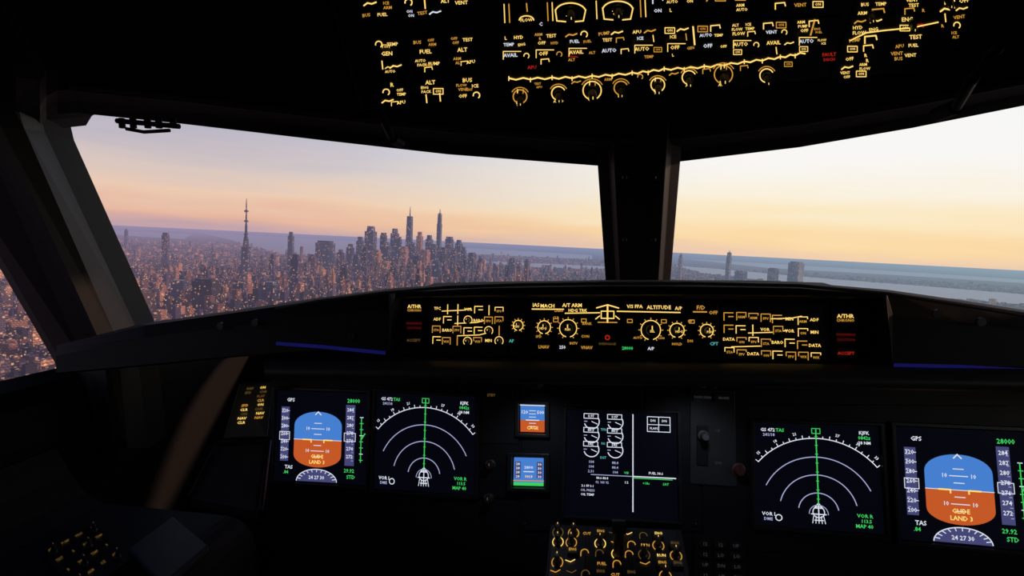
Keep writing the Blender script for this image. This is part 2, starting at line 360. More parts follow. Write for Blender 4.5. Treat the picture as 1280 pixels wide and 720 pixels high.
for x,y,Y in cols:
    if Y is None: p=TL_.copy(); Y=p.y
    else: p=PY(x,y,Y)
    r0.append(p+Vector((0,.10,.03)))
    r1.append(p); 
    q=PY(x,y-14,Y-.03); r2.append(q)
    q=PY(x,y-30,Y-.12); r2b.append(q)
    q=PY(x,y-62,Y-.16); r3.append(q)
    r4.append(Vector((q.x*.9,Y*.45,1.95))); r5.append(Vector((q.x,-1.3,1.95)))
for r,z,Y in ((r0,1.62,.9),(r1,1.58,.81),(r2,1.62,.79),(r2b,1.68,.7),(r3,1.78,.65),(r4,1.95,.4),(r5,1.95,-1.3)): r.append(Vector((XR,Y,z)))
g=Geo(); loft(g,[r0,r1,r2],surf('header_trim',(.02,.02,.023),.55,spec=.3)); loft(g,[r2,r2b,r3,r4,r5],SHELL); g.build('ceiling')
g=Geo(); tube(g,[p+Vector((0,-.012,.0)) for p in r2b[6:12]],.007,GREY); tube(g,[p+Vector((0,-.012,0)) for p in r2b[12:17]],.007,GREY); g.build('trim_1')
def sidewall(name,X,s):
    g=Geo()
    zt=TL_.z; zb=BL_.z; yb=BL_.y
    g.add([Vector((X,.81,zt)),Vector((X,-.35,zt)),Vector((X,-.35,2.0)),Vector((X,.81,2.0))],[(0,1,2,3)],SHELL)
    g.add([Vector((X,-.35,0)),Vector((X,-1.3,0)),Vector((X,-1.3,2)),Vector((X,-.35,2))],[(0,1,2,3)],SHELL)
    prof=[(0,0),(.03,.015),(.07,.0),(.10,-.03),(.11,-.10),(.09,-.35),(.09,-.95)]
    loft(g,[[Vector((X+s*a,y,zb+b)) for a,b in prof] for y in (yb+.02,.9,.5,0,-.4)],SHELL)
    g.add([Vector((X,yb,zb)),Vector((X,1.8,zb-.05)),Vector((X,1.8,0)),Vector((X,yb,0))],[(0,1,2,3)],SHELL)
    g.build(name)
sidewall('wall_left',-1.15,1); sidewall('wall_right',XR,-1)
g=Geo(); box(g,(-1.15,-1.32,0),(XR,-1.3,1.97),SHELL); g.build('wall_back')
g=Geo(); box(g,(-1.15,1.8,0),(XR,1.84,.92),SHELL); g.build('wall_front')
g=Geo(); box(g,(-1.15,-1.3,-.03),(XR,1.84,0),BLACK); g.build('floor')

def glassmat():
    m=bpy.data.materials.new('windshield_glass'); m.use_nodes=True; nt=m.node_tree; N=nt.nodes; L=nt.links
    t=N.new('ShaderNodeBsdfTransparent'); t.inputs[0].default_value=(.985,.985,.985,1); gl=N.new('ShaderNodeBsdfGlossy'); gl.inputs['Roughness'].default_value=.02
    mx=N.new('ShaderNodeMixShader'); mx.inputs[0].default_value=.008; L.new(t.outputs[0],mx.inputs[1]); L.new(gl.outputs[0],mx.inputs[2]); L.new(mx.outputs[0],N['Material Output'].inputs[0]); return m
GL=glassmat()
g=Geo(); tp=[PY(56,165,.99),PY(95,130,1.02),PY(400,165,1.26),PY(745,200,1.42)]; bt=[PY(160,425,1.18),PY(220,425,1.25),PY(450,415,1.45),PY(760,412,1.66)]
loft(g,[tp,bt],GL); g.build('window_1')
g=Geo(); tp=[PY(850,195,1.42),PY(1000,175,1.36),PY(1280,122,1.20),mir(PY(56,165,.99))]; bt=[PY(836,412,1.66),PY(1000,412,1.6),PY(1280,412,1.4),mir(PY(160,425,1.18))]
loft(g,[tp,bt],GL); g.build('window_2')
g=Geo(); g.add([Vector((-1.17,.83,TL_.z)),Vector((-1.17,1.09,BL_.z)),Vector((-1.17,-.36,BL_.z)),Vector((-1.17,-.36,TL_.z))],[(0,1,2,3)],GL); g.build('window_3')
g=Geo(); g.add([Vector((XR+.02,.83,TL_.z)),Vector((XR+.02,1.09,BL_.z)),Vector((XR+.02,-.36,BL_.z)),Vector((XR+.02,-.36,TL_.z))],[(0,1,2,3)],GL); g.build('window_4')

# =============== GLARESHIELD ===============
gs=empty('glareshield')
C=[(70,432,468),(180,404,458),(300,387,446),(400,372,440),(486,361,442),(494,360,373),(600,353,371),(750,350,370),(850,350,370),(1000,353,371),(1108,362,375),(1116,363,457),(1200,375,462),(1290,389,468),(1450,418,490),(1700,470,540)]
rows=[]
for x,t,b in C:
    Yb=.9
    p1=PY(x,t,Yb); p2=PY(x,t+3,Yb-.035); p3=PY(x,t+ (b-t)*.3+2,Yb-.06); p4=PY(x,b-2,Yb-.07); p5=PY(x,b,Yb-.06)
    p0=p1+Vector((0,.25,-.022)); pz=p1+Vector((p1.x*.1,.88,-.14))
    p6=p5+Vector((0,.22,.01))
    rows.append([pz,p0,p1,p2,p3,p4,p5,p6])
g=Geo(); loft(g,rows,LEATHER); g.build('brow',gs)
g=Geo()
hr=[]
for x,t in [(345,386),(400,376),(480,366),(560,359),(640,356),(750,354),(860,354),(1000,357),(1110,367),(1200,381),(1290,396)]: hr.append(PY(x,t,.838))
tube(g,hr,.0025,GREY)
g.build('piping',gs)
g=Geo(); LR=[]
for x in [330,430,480,600,750,900,1050,1110,1200,1300,1450]:
    k=.016*(x-480)
    LR.append([PY(x,447+k*.6,.92),PY(x,451+k*.6,.83),PY(x,461+k,.795),PY(x,470+k,.79),PY(x,477+k,.80),PY(x,472+k,1.02)])
loft(g,LR,LIP); g.build('lower_lip',gs,smooth=True)
g=Geo()
for pts in ([(345,429),(400,433),(482,441)],[(1117,456),(1200,458),(1290,463),(1400,472)]):
    a=[PY(x,y-2,.825) for x,y in pts]; b=[PY(x,y+2.5,.825) for x,y in pts]; loft(g,[a,b],BLU)
g.build('edge_light',gs)
g=Geo()
for x,y in ((277,407),(320,403),(440,420),(1170,392),(1225,402)):
    q=PY(x,y,.835); prism(g,[q+Vector((.006*math.cos(k),0,.006*math.sin(k))) for k in [i*math.pi/4 for i in range(8)]],(0,-.004,0),METAL)
g.build('fasteners',gs)

# =============== MODE CONTROL PANEL ===============
t=math.radians(8); pt=Vector((0,.875,1.1)); n=Vector((0,-math.cos(t),math.sin(t)))
Q=Quad([PP(x,y,pt,n) for x,y in [(492,372),(1112,375),(1114,455),(490,444)]],622,76)
OX,OY=491,372
mcp=empty('mode_control_panel')
g=Geo(); prism(g,[Q.p(0,0),Q.p(622,0),Q.p(622,76),Q.p(0,76)],-Q.n*.10,PANEL)
for a,b in ((14,46),(52,158),(162,424),(426,546),(556,604)): block(g,Q,a,4,b,72,.004,PANEL)
g.build('housing',mcp,bevel=.0015)
g=Geo(); gk=Geo()
O=.0055
def tx(s,x,y,sz,m=YEL): text(g,Q,s,x-OX,y-OY,sz,m,O)
def ln_(pts,w,m=YEL): line(g,Q,[(x-OX,y-OY) for x,y in pts],w,m,O)
for x0,dy in ((523,0),(1060,8)):
    block(gk,Q,x0-10-OX,380-OY+dy,x0+10-OX,392-OY+dy,.008,KNOB); text(g,Q,'A/THR',x0-OX,384-OY+dy,6.5,YEL,.009); text(g,Q,'CHRONO',x0-OX,389-OY+dy,4.5,YEL2,.009)
    block(gk,Q,x0-10-OX,400-OY+dy,x0+10-OX,417-OY+dy,.008,KNOB); text(g,Q,'WARNING',x0-OX,406-OY+dy,4.5,DRED,.009); text(g,Q,'CAUTION',x0-OX,412-OY+dy,4.5,DRED,.009)
    block(gk,Q,x0-10-OX,422-OY+dy,x0+10-OX,433-OY+dy,.008,KNOB); text(g,Q,'ACCEPT',x0-OX,428-OY+dy,5,RED if x0>900 else DIMY,.009)
def efis(x0,y0,w,h,seed):
    r=random.Random(seed)
    nc=7 if w<105 else 8
    for i in range(nc):
        for j in range(4):
            cx=x0+w*(i+.5)/nc; cy=y0+h*(j+.5)/4+i*.6*(1 if x0>800 else .2)+r.uniform(-1,1)
            k=r.random(); bw=w/nc*.38; bh=h/4*.32
            m=YEL if r.random()<.55 else YEL2
            if k<.38:
                block(gk,Q,cx-bw-OX,cy-bh-OY,cx+bw-OX,cy+bh-OY,.009,KNOB)
                line(g,Q,[(cx-bw-OX,cy+bh*r.choice((0,1))-OY),(cx-bw-OX,cy-bh-OY),(cx+bw-OX,cy-bh-OY),(cx+bw-OX,cy+bh*r.choice((-.5,.2,1))-OY)],1.0,m,.0095)
                text(g,Q,r.choice(['ON','ARM','FPV','WX','STA']),cx-OX,cy+1-OY,4.2,YEL2,.0098)
            elif k<.62: text(g,Q,r.choice(['BARO','MIN','VOR','ADF','TFC','DATA']),cx-OX,cy-OY,5.2,YEL,O)
            elif k<.8: line(g,Q,[(cx-bw-OX,cy+bh-OY),(cx-bw-OX,cy-bh-OY),(cx+bw-OX,cy-bh-OY)],1.1,m,O); line(g,Q,[(cx-OX,cy-OY),(cx+bw-OX,cy-OY)],1.1,m,O)
            elif k<.92: line(g,Q,[(cx-OX,cy-bh*1.4-OY),(cx-OX,cy+bh*1.4-OY)],1.2,m,O)
            else: knob(gk,Q,cx-OX,cy-OY,4,.014,base=.004); arc(g,Q,cx-OX,cy-OY,5.5,-130,130,1.0,YEL,O,14)
    for j in range(3):
        a=r.uniform(0,.5); yy=y0+h*(j+.6)/3.4
        line(g,Q,[(x0+w*a-OX,yy-OY),(x0+w*(a+.3)-OX,yy-OY-1.5),(x0+w*(a+.4)-OX,yy-OY-4)],1.1,YEL,O)
efis(547,380,98,54,3); efis(919,386,114,58,5)
for x,y,r in ((663,407,7),(697,409,9),(728,410,12),(832,411,13),(864,411,9.5),(900,411,8.5)):
    knob(gk,Q,x-OX,y-OY,r*.66,.022,base=.004)
    arc(g,Q,x-OX,y-OY,r*.92,-165,165,1.1,YEL,O,24)
    for a in range(-150,151,30):
        s_,c_=math.sin(math.radians(a)),math.cos(math.radians(a)); line(g,Q,[(x-OX+s_*r,y-OY-c_*r),(x-OX+s_*(r+2),y-OY-c_*(r+2))],1.0,YEL2,O)
    text(g,Q,random.choice(['SEL','PSH','HDG']),x-OX,y-OY+1.5,4,YEL,.027)
for s,x,y,z,m in (('IAS',686,381,6.5,YEL),('MACH',701,382,6.5,YEL),('A/T ARM',733,381,6.5,YEL),('HDG TRK',740,387.5,5.5,YEL),('LNAV',716,388,4.5,YEL2),('V/S FPA',812,382,6,YEL),('ALTITUDE',842,383,6.5,YEL),('A/P',866,384,6,YEL),('F/D',893,383,7,YEL2),('OFF',908,389,6,YEL2),('SPD',690,421,4.5,YEL2),('INTV',735,429,4.5,YEL2),('HOLD',864,428,4.5,YEL2),('1000',845,421,4,YEL2),('AUTO',816,421,4,YEL2),('UP',880,400,4.5,YEL2),('DN',880,424,4.5,YEL2),('BANK',752,404,4.5,YEL2),('CLB',712,397,4.5,YEL2),('CON',750,420,4.5,YEL2)): tx(s,x,y,z,m)
ln_([(681,386),(722,386)],1.4); ln_([(724,391),(768,390)],1.3); ln_([(790,388),(868,389)],1.4); ln_([(884,388),(900,388)],1.6,YEL2)
ln_([(764,384),(778,380),(792,384)],1.5); ln_([(778,380),(778,402)],2.0)
frame(g,Q,770-OX,388-OY,786-OX,397-OY,1.3,YEL,O); ln_([(766,402),(790,402)],1.2,YEL2); ln_([(768,394),(763,398)],1.3); ln_([(788,394),(793,398)],1.3)
arc(g,Q,778-OX,421-OY,2.6,0,360,1.4,RED,O,12); tx('DISENGAGE',778,429,4,DIMY)
for x,m,s in ((721,WHT,'250'),(803,GRN,'28000'),(832,WHT,'A/P'),(655,TEAL,'AP'),(908,TEAL,'CPT'),(697,YEL2,'LNAV'),(752,YEL2,'VNAV')):
    y=434 if x not in (655,908) else 427
    block(gk,Q,x-8-OX,y-4-OY,x+8-OX,y+4-OY,.008,KNOB); text(g,Q,s,x-OX,y-OY,5.5,m,.0088)
for x in (712,748,806,848,882): frame(g,Q,x-3-OX,398-OY,x+3-OX,402-OY,.9,YEL2,O)
g.build('lit_labels',mcp); gk.build('switches_and_knobs',mcp)

# =============== MAIN INSTRUMENT PANEL ===============
t=math.radians(12); pt=Vector((0,1.03,.85)); n=Vector((0,-math.cos(t),math.sin(t)))
PL=lambda x,y: PP(x,y,pt,n)
g=Geo()
prism(g,[PL(x,y) for x,y in [(336,462),(1500,470),(1560,760),(330,700)]],(0,.10,0),PANEL)
QP=Quad([PL(336,462),PL(1400,470),PL(1400,720),PL(336,720)],1064,255)
for x0,y0,x1,y1 in ((0,14,272,160),(274,14,358,160),(362,14,520,200),(524,14,590,200),(594,40,945,225),(60,165,355,250)):
    block(g,QP,x0,y0,x1,y1,.003,PANEL)
for x,y in ((6,22),(268,22),(280,30),(350,30),(366,24),(516,24),(530,22),(584,22),(366,192),(516,192),(584,192),(530,192),(280,150),(350,150)): screw(g,QP,x,y,2.2,.003)
g.build('instrument_panel',bevel=.001)
def display(name,c,W,Hh,fr=6,depth=.008):
    e=empty(name); q=Quad([PL(*p) for p in c],W,Hh); g=Geo()
    i=[(0,0),(W,0),(W,Hh),(0,Hh)]; o_=[(-fr,-fr),(W+fr,-fr),(W+fr,Hh+fr),(-fr,Hh+fr)]
    a=[q.p(x,y,.003) for x,y in o_]; b=[q.p(x,y,.003+depth) for x,y in o_]; c2=[q.p(x,y,.003+depth) for x,y in [(-1,-1),(W+1,-1),(W+1,Hh+1),(-1,Hh+1)]]; d=[q.p(x,y,.004) for x,y in i]
    loft(g,[a,b,c2,d],BEZEL,True); g.build('bezel',e,bevel=.0008)
    g=Geo(); rect(g,q,0,0,W,Hh,SCRB,.0042); g.build('screen',e)
    return e,q
Z=.0052
def pfd(c):
    e,q=display('primary_flight_display',c,100,90,4); g=Geo()
    cx,x0,x1,yt,ym,yb=47,21,73,20,48,75
    top=[(x0,ym),(x0,ym-14)]+[(cx-26*math.cos(math.radians(a)),ym-14-14*math.sin(math.radians(a))) for a in range(10,171,10)]+[(x1,ym-14),(x1,ym)]
    polyq(g,q,top,SKYB,Z)
    bot=[(x1,ym),(x1,ym+15)]+[(cx+26*math.cos(math.radians(a)),ym+15+12*math.sin(math.radians(a))) for a in range(10,171,10)]+[(x0,ym+15),(x0,ym)]
    polyq(g,q,bot,GNDO,Z)
    line(g,q,[(x0,ym),(x1,ym)],.6,WHT,Z+.0003)
    for k in (-3,-2,-1,1,2,3):
        w_=7 if k%2==0 else 4; line(g,q,[(cx-w_,ym+k*5.5),(cx+w_,ym+k*5.5)],.7,WHT,Z+.0003)
        if k%2==0:
            text(g,q,str(abs(k)*5),cx-w_-4,ym+k*5.5,4.5,WHT,Z+.0003); text(g,q,str(abs(k)*5),cx+w_+4,ym+k*5.5,4.5,WHT,Z+.0003)
    line(g,q,[(cx-16,ym),(cx-7,ym),(cx-7,ym+2.5)],1.2,YEL,Z+.0005); line(g,q,[(cx+16,ym),(cx+7,ym),(cx+7,ym+2.5)],1.2,YEL,Z+.0005)
    text(g,q,'GLIDE',cx,ym+16.5,5,YEL,Z+.0005); text(g,q,'LAND 3',cx,ym+22,5,YEL,Z+.0005)
    line(g,q,[(cx-3,yt+3),(cx,yt),(cx+3,yt+3)],1,WHT,Z+.0005)
    rect(g,q,6,16,15,70,PURP,Z); rect(g,q,77,12,87,72,PURP,Z)
    for k in range(7):
        y=20+k*7.7; text(g,q,str(320-20*k),10,y,4.8,WHT,Z+.0004); line(g,q,[(13,y),(15,y)],.6,WHT,Z+.0004)
        text(g,q,str(28400-200*k)[:3],82,y-3,4.8,WHT,Z+.0004)
    for k in range(14):
        line(g,q,[(7,18+k*3.8),(9,18+k*3.8)],.5,LAV,Z+.0004); line(g,q,[(84,15+k*4),(86,15+k*4)],.5,LAV,Z+.0004)
    frame(g,q,5,41,16,49,.6,WHT,Z+.0006); frame(g,q,76,40,88,48,.6,WHT,Z+.0006)
    line(g,q,[(94,24),(94,68)],.9,GRN,Z)
    for k in range(8): line(g,q,[(92.5,24+k*6),(96,24+k*6)],.7,GRN if k%3 else WHT,Z)
    line(g,q,[(94,46),(98,40)],1.2,GRN,Z)
    text(g,q,'GPS',16,9,5,WHT,Z); text(g,q,'28000',85,8,5.5,GRN,Z); text(g,q,'29.92',82,77,5,GRN,Z); text(g,q,'TAS',16,76,5,WHT,Z); text(g,q,'.84',13,81,4.5,GRN,Z)
    text(g,q,'STD',84,83,5,GRN,Z)
    disc=[(cx+22*math.cos(math.radians(a)),89-12*math.sin(math.radians(a))) for a in range(0,181,12)]
    polyq(g,q,disc,PURP,Z)
    arc(g,q,cx,89,22,-88,88,.8,WHT,Z+.0004,24,asp=.55)
    for a in range(-75,76,15):
        s_,c_=math.sin(math.radians(a)),math.cos(math.radians(a)); line(g,q,[(cx+22*s_,89-12*c_),(cx+18*s_,89-9.6*c_)],.7,WHT,Z+.0005)
    text(g,q,'24 27 30',cx,85,4.8,WHT,Z+.0005)
    g.build('symbology',e)
def nd(c):
    e,q=display('navigation_display',c,120,105,4); g=Geo()
    cx,cy=60,88; 
    for r,a in ((74,50),(55,64),(37,76),(19,80)):
        arc(g,q,cx,cy,r,-a,a,.9,WHT if r>70 else LAV,Z,36)
    for a in range(-50,51,5):
        s_,c_=math.sin(math.radians(a)),math.cos(math.radians(a)); l=3.2 if a%10==0 else 2
        line(g,q,[(cx+74*s_,cy-74*c_),(cx+(74+l)*s_,cy-(74+l)*c_)],.8,WHT,Z)
        if a%15==0 and a: text(g,q,str(24+a//5),cx+80*s_,cy-80*c_,4,WHT,Z,-math.radians(a))
    line(g,q,[(60,5),(60,80)],1.1,GRN,Z+.0003)
    for y in range(12,78,9): line(g,q,[(58.8,y),(61.2,y)],.7,GRN,Z+.0003)
    frame(g,q,56,4,64,9,.7,GRN,Z+.0004); 
    line(g,q,[(56,84),(60,79),(64,84),(56,84)],.9,WHT,Z); arc(g,q,60,88,5.5,0,360,.9,WHT,Z,18); arc(g,q,60,90,9,-90,90,.7,LAV,Z,16)
    line(g,q,[(60,80),(60,97)],1.0,WHT,Z); line(g,q,[(53,90),(67,90)],1.0,WHT,Z); line(g,q,[(56,96),(64,96)],1.0,WHT,Z)
    for k in range(5): line(g,q,[(55+k*2.4,92),(54+k*3,99)],.7,WHT,Z)
    text(g,q,'GS 472',13,7,4.8,WHT,Z); text(g,q,'TAS',25,7,4.8,GRN,Z); text(g,q,'241/18',14,12,4.2,LAV,Z)
    text(g,q,'KJFK',106,7,4.8,WHT,Z); text(g,q,'0842z',106,12,4.8,GRN,Z); text(g,q,'38 NM',106,17,4.2,WHT,Z)
    text(g,q,'VOR L',13,93,5,WHT,Z); text(g,q,'DME',12,98,4.2,LAV,Z); arc(g,q,22,96,3,0,360,.9,WHT,Z,12)
    text(g,q,'VOR R',103,89,5,GRN,Z); text(g,q,'113.5',104,94,4.6,GRN,Z); text(g,q,'MAP 40',102,99,5,GRN,Z)
    g.build('symbology',e)
pfd([(348,488),(461,492),(458,606),(344,600)])
nd([(472,490),(596,497),(594,618),(468,610)])
nd([(942,528),(1096,533),(1104,667),(944,655)])
pfd([(1117,533),(1278,540),(1292,688),(1124,673)])
e,q=display('engine_display',[(709,512),(845,517),(847,650),(706,642)],138,134,4); g=Geo()
for cx in (32,62):
    for j,cy in enumerate((14,32,50)):
        arc(g,q,cx,cy,9.5,60,250,1.2,WHT,Z,20); line(g,q,[(cx,cy),(cx+7,cy+3)],.9,WHT,Z)
        frame(g,q,cx-10,cy-10,cx+8,cy-4,.9,WHT,Z); text(g,q,['0.97','86.2','542'][j],cx-1,cy-6.8,4.6,WHT,Z)
        line(g,q,[(cx-9.5,cy),(cx-6,cy)],1.0,LAV,Z)
    for j in range(3): text(g,q,random.choice(['88.4','104','2.31']),cx,66+j*6,4.6,LAV,Z)
text(g,q,'TPR',47,24,4.2,TEAL,Z); text(g,q,'N1',47,42,4.2,TEAL,Z); text(g,q,'EGT',47,60,4.2,TEAL,Z)
line(g,q,[(84,3),(84,126)],1.3,WHT,Z); line(g,q,[(84,82),(136,82)],1.4,WHT,Z); line(g,q,[(32,82),(84,82)],.9,LAV,Z); line(g,q,[(84,84),(132,84)],.9,GRN,Z)
frame(g,q,102,5,130,24,.9,WHT,Z); line(g,q,[(116,5),(116,24)],.8,WHT,Z); line(g,q,[(102,15),(130,15)],.8,WHT,Z)
text(g,q,'DN',109,10,4.2,WHT,Z); text(g,q,'DN',123,10,4.2,WHT,Z); text(g,q,'FLAPS',110,20,4,WHT,Z)
text(g,q,'FUEL 38.6',112,77,4.2,WHT,Z); text(g,q,'+18c',100,90,4.2,GRN,Z); text(g,q,'SAT',124,90,4.2,GRN,Z)
for k,s in enumerate(['88.6 88.4','92  N3 92','3.1 FF 3.1','OIL PRESS','OIL TEMP']): text(g,q,s,28 if k>1 else 46,86+k*5.4,4,LAV if k%2 else WHT,Z)
text(g,q,'VIB',76,78,4,GRN,Z); text(g,q,'1.2',76,90,4,WHT,Z)
g.build('symbology',e)
for nm,c in (('standby_attitude_indicator',[(650,505),(682,506),(682,541),(650,540)]),('standby_altimeter',[(642,570),(681,571),(681,608),(641,607)])):
    e,q=display(nm,c,32,36,5,.012); g=Geo()
    if 'att' in nm:
        rect(g,q,1,1,31,20,SKYB,Z); rect(g,q,1,20,31,35,GNDO,Z); line(g,q,[(8,20),(24,20)],1.2,WHT,Z+.0003)
        for k in (-12,-8,-4,4,8): line(g,q,[(12,20+k),(20,20+k)],.8,WHT,Z+.0003)
        text(g,q,'120',6,10,6,WHT,Z+.0004); text(g,q,'500',26,10,6,WHT,Z+.0004); text(g,q,'CAGE',16,30,5.5,YEL,Z+.0004)
        line(g,q,[(1,1),(31,1)],1.2,WHT,Z+.0004)
    else:
        rect(g,q,1,1,31,31,SKYB,Z); rect(g,q,1,31,31,35,GRN,Z)
        rect(g,q,2,6,8,26,PURP,Z+.0002); rect(g,q,24,6,30,26,PURP,Z+.0002)
        for k in range(4): text(g,q,'28',5,9+k*5,4,WHT,Z+.0004); text(g,q,'30',27,9+k*5,4,WHT,Z+.0004)
        line(g,q,[(11,18),(21,18)],1.1,WHT,Z+.0003); text(g,q,'2800',16,13,4.5,WHT,Z+.0004); text(g,q,'1013',16,24,4,YEL,Z+.0004); line(g,q,[(1,29),(31,29)],1.2,YEL2,Z+.0004)
    g.build('symbology',e)
g=Geo()
block(g,QP,300,24,358,92,.006,BEZEL); 
text(g,QP,'STBY',322,31,5,DIMY,.0066)
g.build('standby_housing',bevel=.002)
lg=empty('landing_gear_panel'); Qg=Quad([PL(862,486),PL(918,488),PL(920,608),PL(862,604)],56,120); g=Geo()
GP=surf('gear_panel_grey',(.022,.022,.025),.5,spec=.3)
block(g,Qg,0,0,56,120,.006,GP); block(g,Qg,8,46,22,96,.009,PANEL); rect(g,Qg,13,50,17,92,BLACK,.0095)
g.build('plate',lg,bevel=.0015); g=Geo()
knob(g,Qg,15,58,6,.03,surf('gear_lever_knob',(.06,.06,.065),.4),base=.009,pointer=None)
block(g,Qg,4,4,26,16,.010,KNOB); block(g,Qg,30,4,52,16,.010,KNOB)
text(g,Qg,'NOSE GEAR',15,10,4,DIMG,.0105); text(g,Qg,'BRAKE',41,10,4.4,DIMG,.0105); text(g,Qg,'UP',34,52,5,DIMG,.0068); text(g,Qg,'DN',34,92,5,DIMG,.0068)
g.build('lever',lg)
Qs=Quad([PL(600,560),PL(635,561),PL(635,650),PL(600,649)],35,89); g=Geo()
for x,y in ((14,20),(12,62)): knob(g,Qs,x,y,6,.02,base=.003,pointer=DIMY)
g.build('panel_knob')
Qs=Quad([PL(905,570),PL(938,571),PL(938,604),PL(905,603)],33,33); g=Geo(); knob(g,Qs,17,16,8,.02,surf('autobrake_knob',(.05,.012,.012),.45),base=.003,pointer=None); g.build('autobrake_knob')

ped=empty('center_pedestal')
pA=[PY(688,655,.93),PY(852,662,.93),PY(866,740,.80),PY(680,735,.80)]
Qd=Quad(pA,164,78); g=Geo(); prism(g,pA,-Qd.n*.08,PANEL)
for a,b in ((3,46),(50,96),(100,158)): block(g,Qd,a,3,b,74,.003,BEZEL)
bx=[Qd.p(-6,70,-.02),Qd.p(170,70,-.02)]
x0,x1=bx[0].x,bx[1].x; y1_=bx[0].y; z1_=min(bx[0].z,bx[1].z)-.02
side=[Vector((x0,y1_+.1,0)),Vector((x0,y1_+.1,z1_)),Vector((x0,y1_-.05,z1_-.03)),Vector((x0,-.3,z1_-.12)),Vector((x0,-.3,0))]
prism(g,side,(x1-x0,0,0),PANEL)
g.build('housing',ped,bevel=.002)
g=Geo(); gk=Geo()
rp=random.Random(4)
for i in range(9):
    for j in range(5):
        x=12+i*17.5+rp.uniform(-2,2); y=14+j*12.5; k=rp.choice([0,0,1,2,3,4,5,5,5]); m=rp.choice([YEL,YEL2,YEL2,DIMY])
        if y>66: continue
        if k==0: knob(gk,Qd,x,y,4.5,.018,base=.003); arc(g,Qd,x,y,6.5,-140,140,1.1,m,.0045,16)
        elif k==1: text(g,Qd,rp.choice(['FUEL','CUT','RUN']),x,y,5,m,.0045)
        elif k==2: block(gk,Qd,x-6,y-4,x+6,y+4,.010,KNOB); text(g,Qd,'ENG',x,y,4.6,m,.0108)
        elif k==3: arc(g,Qd,x,y,4.5,-90,90,1.1,m,.0045,12); line(g,Qd,[(x-4.5,y),(x-4.5,y+4)],1.1,m,.0045)
        elif k==4: line(g,Qd,[(x-6,y-3),(x,y-1),(x+5,y-4)],1.1,m,.0045)
tube(gk,[Qd.p(86,40,.0),Qd.p(86,38,.05)],.009,METAL); tube(gk,[Qd.p(78,36,.052),Qd.p(94,36,.052)],.011,KNOB)
g.build('lit_labels',ped); gk.build('switches_and_knobs',ped)
Qs=Quad([PL(868,668),PL(930,672),PL(935,730),PL(868,726)],62,58); g=Geo(); block(g,Qs,0,0,62,58,.005,BEZEL)
for i in range(3):
    for j in range(4): block(g,Qs,5+i*19,5+j*13,19+i*19,14+j*13,.008,KNOB); text(g,Qs,random.choice('HI LO UP DN 12 34'.split()),12+i*19,9.5+j*13,6,DIMG,.0088)
g.build('keypad_panel')

# =============== OVERHEAD PANEL ===============
ov=empty('overhead_panel')
a_=PD(500,130,1.0); b_=PD(1190,75,.93); c_=PD(760,0,.80); nn=(b_-a_).cross(c_-a_).normalized()
PO=lambda x,y: PP(x,y,a_,nn)
c4=[PO(x,y) for x,y in [(385,-90),(1320,-90),(1205,84),(452,138)]]
Qo=Quad(c4,100,100)
g=Geo(); prism(g,c4,-Qo.n*.05,PANEL); g.build('housing',ov,bevel=.003)
class Pix:
    def __init__(s): s.n=Qo.n
    def p(s,x,y,off=0): return PO(x,y)+Qo.n*off
X=Pix(); g=Geo(); gk=Geo(); O2=.003
sl=lambda x,y: y-.07*(x-640)*(.5+y/260)
R_=random.Random(11)
words='AUTO ON OFF PUMP ALT HYD BUS APU FUEL L R TEST ENG PACK TEMP FLOW ICE DOME ARM VENT GEN'.split()
def tX(s,x,y,sz,m=YEL,rot=.05,off=O2): text(g,X,s,x,y,sz,m,off,rot)
for x0,x1 in ((455,612),(618,1048),(1054,1215)):
    ys=[-80,36,128]
    for ya,yb in zip(ys,ys[1:]):
        gx=lambda x,y:(x+(x-800)*(-(y-60))*.0012, sl(x,y))
        pts=[gx(x0+3,ya+2),gx(x1-3,ya+2),gx(x1-3,yb-2),gx(x0+3,yb-2)]
        prism(gk,[X.p(x,y,0) for x,y in pts],Qo.n*.002,PANEL)
def scribble(x,y,s=1.0,m=None):
    """small backlit legend: mixture of tiny words, brackets and flow-line marks"""
    m=m or (YEL if R_.random()<.68 else YEL2)
    k=R_.random()
    if k<.30: tX(R_.choice(words),x,y,5.8*s,m,R_.choice((.05,.05,.15)))
    elif k<.52:
        tX(R_.choice(words),x,y-2.6*s,4.8*s,m); tX(R_.choice(words),x+2,y+2.6*s,4.8*s,m)
    elif k<.66: line(g,X,[(x-7*s,y+2*s),(x-3*s,y-1*s),(x+2*s,y),(x+7*s,y-2*s)],1.7*s,m,O2)
    elif k<.78: line(g,X,[(x-6*s,y+4*s),(x-6*s,y-3*s),(x+5*s,y-4*s),(x+6*s,y)],1.4*s,m,O2)
    elif k<.86: arc(g,X,x,y,4*s,-100,140,1.4*s,m,O2,12)
    elif k<.94: frame(g,X,x-6*s,y-3.5*s,x+6*s,y+3.5*s,1.1*s,m,O2); tX('ON',x,y,4.4*s,m)
    else: line(g,X,[(x,y-5*s),(x+1,y+5*s)],1.5*s,m,O2)
for x in (484,532,578):
    for y in (2,51,60,76,84,98,109,120):
        xx=x+(y-60)*.16; yy=sl(xx,y)-5
        if y in (2,):
            scribble(xx-12,yy,1.1); scribble(xx+8,yy+2,1.1); continue
        if y in (60,98): block(gk,X,xx-12,yy-5,xx+12,yy+5,.006,KNOB); text(g,X,R_.choice(words),xx,yy,7,YEL,.0068,.05)
        elif y==84:
            if R_.random()<.6: scribble(xx,yy,.8)
        else:
            scribble(xx-9,yy); scribble(xx+8,yy+R_.uniform(-2,2)); 
            if R_.random()<.4: scribble(xx,yy+3,.7)
for x,m in ((458,YEL2),(478,YEL),(512,WHT),(528,YEL2),(544,WHT)): scribble(x,sl(x,18)-8,1,m)
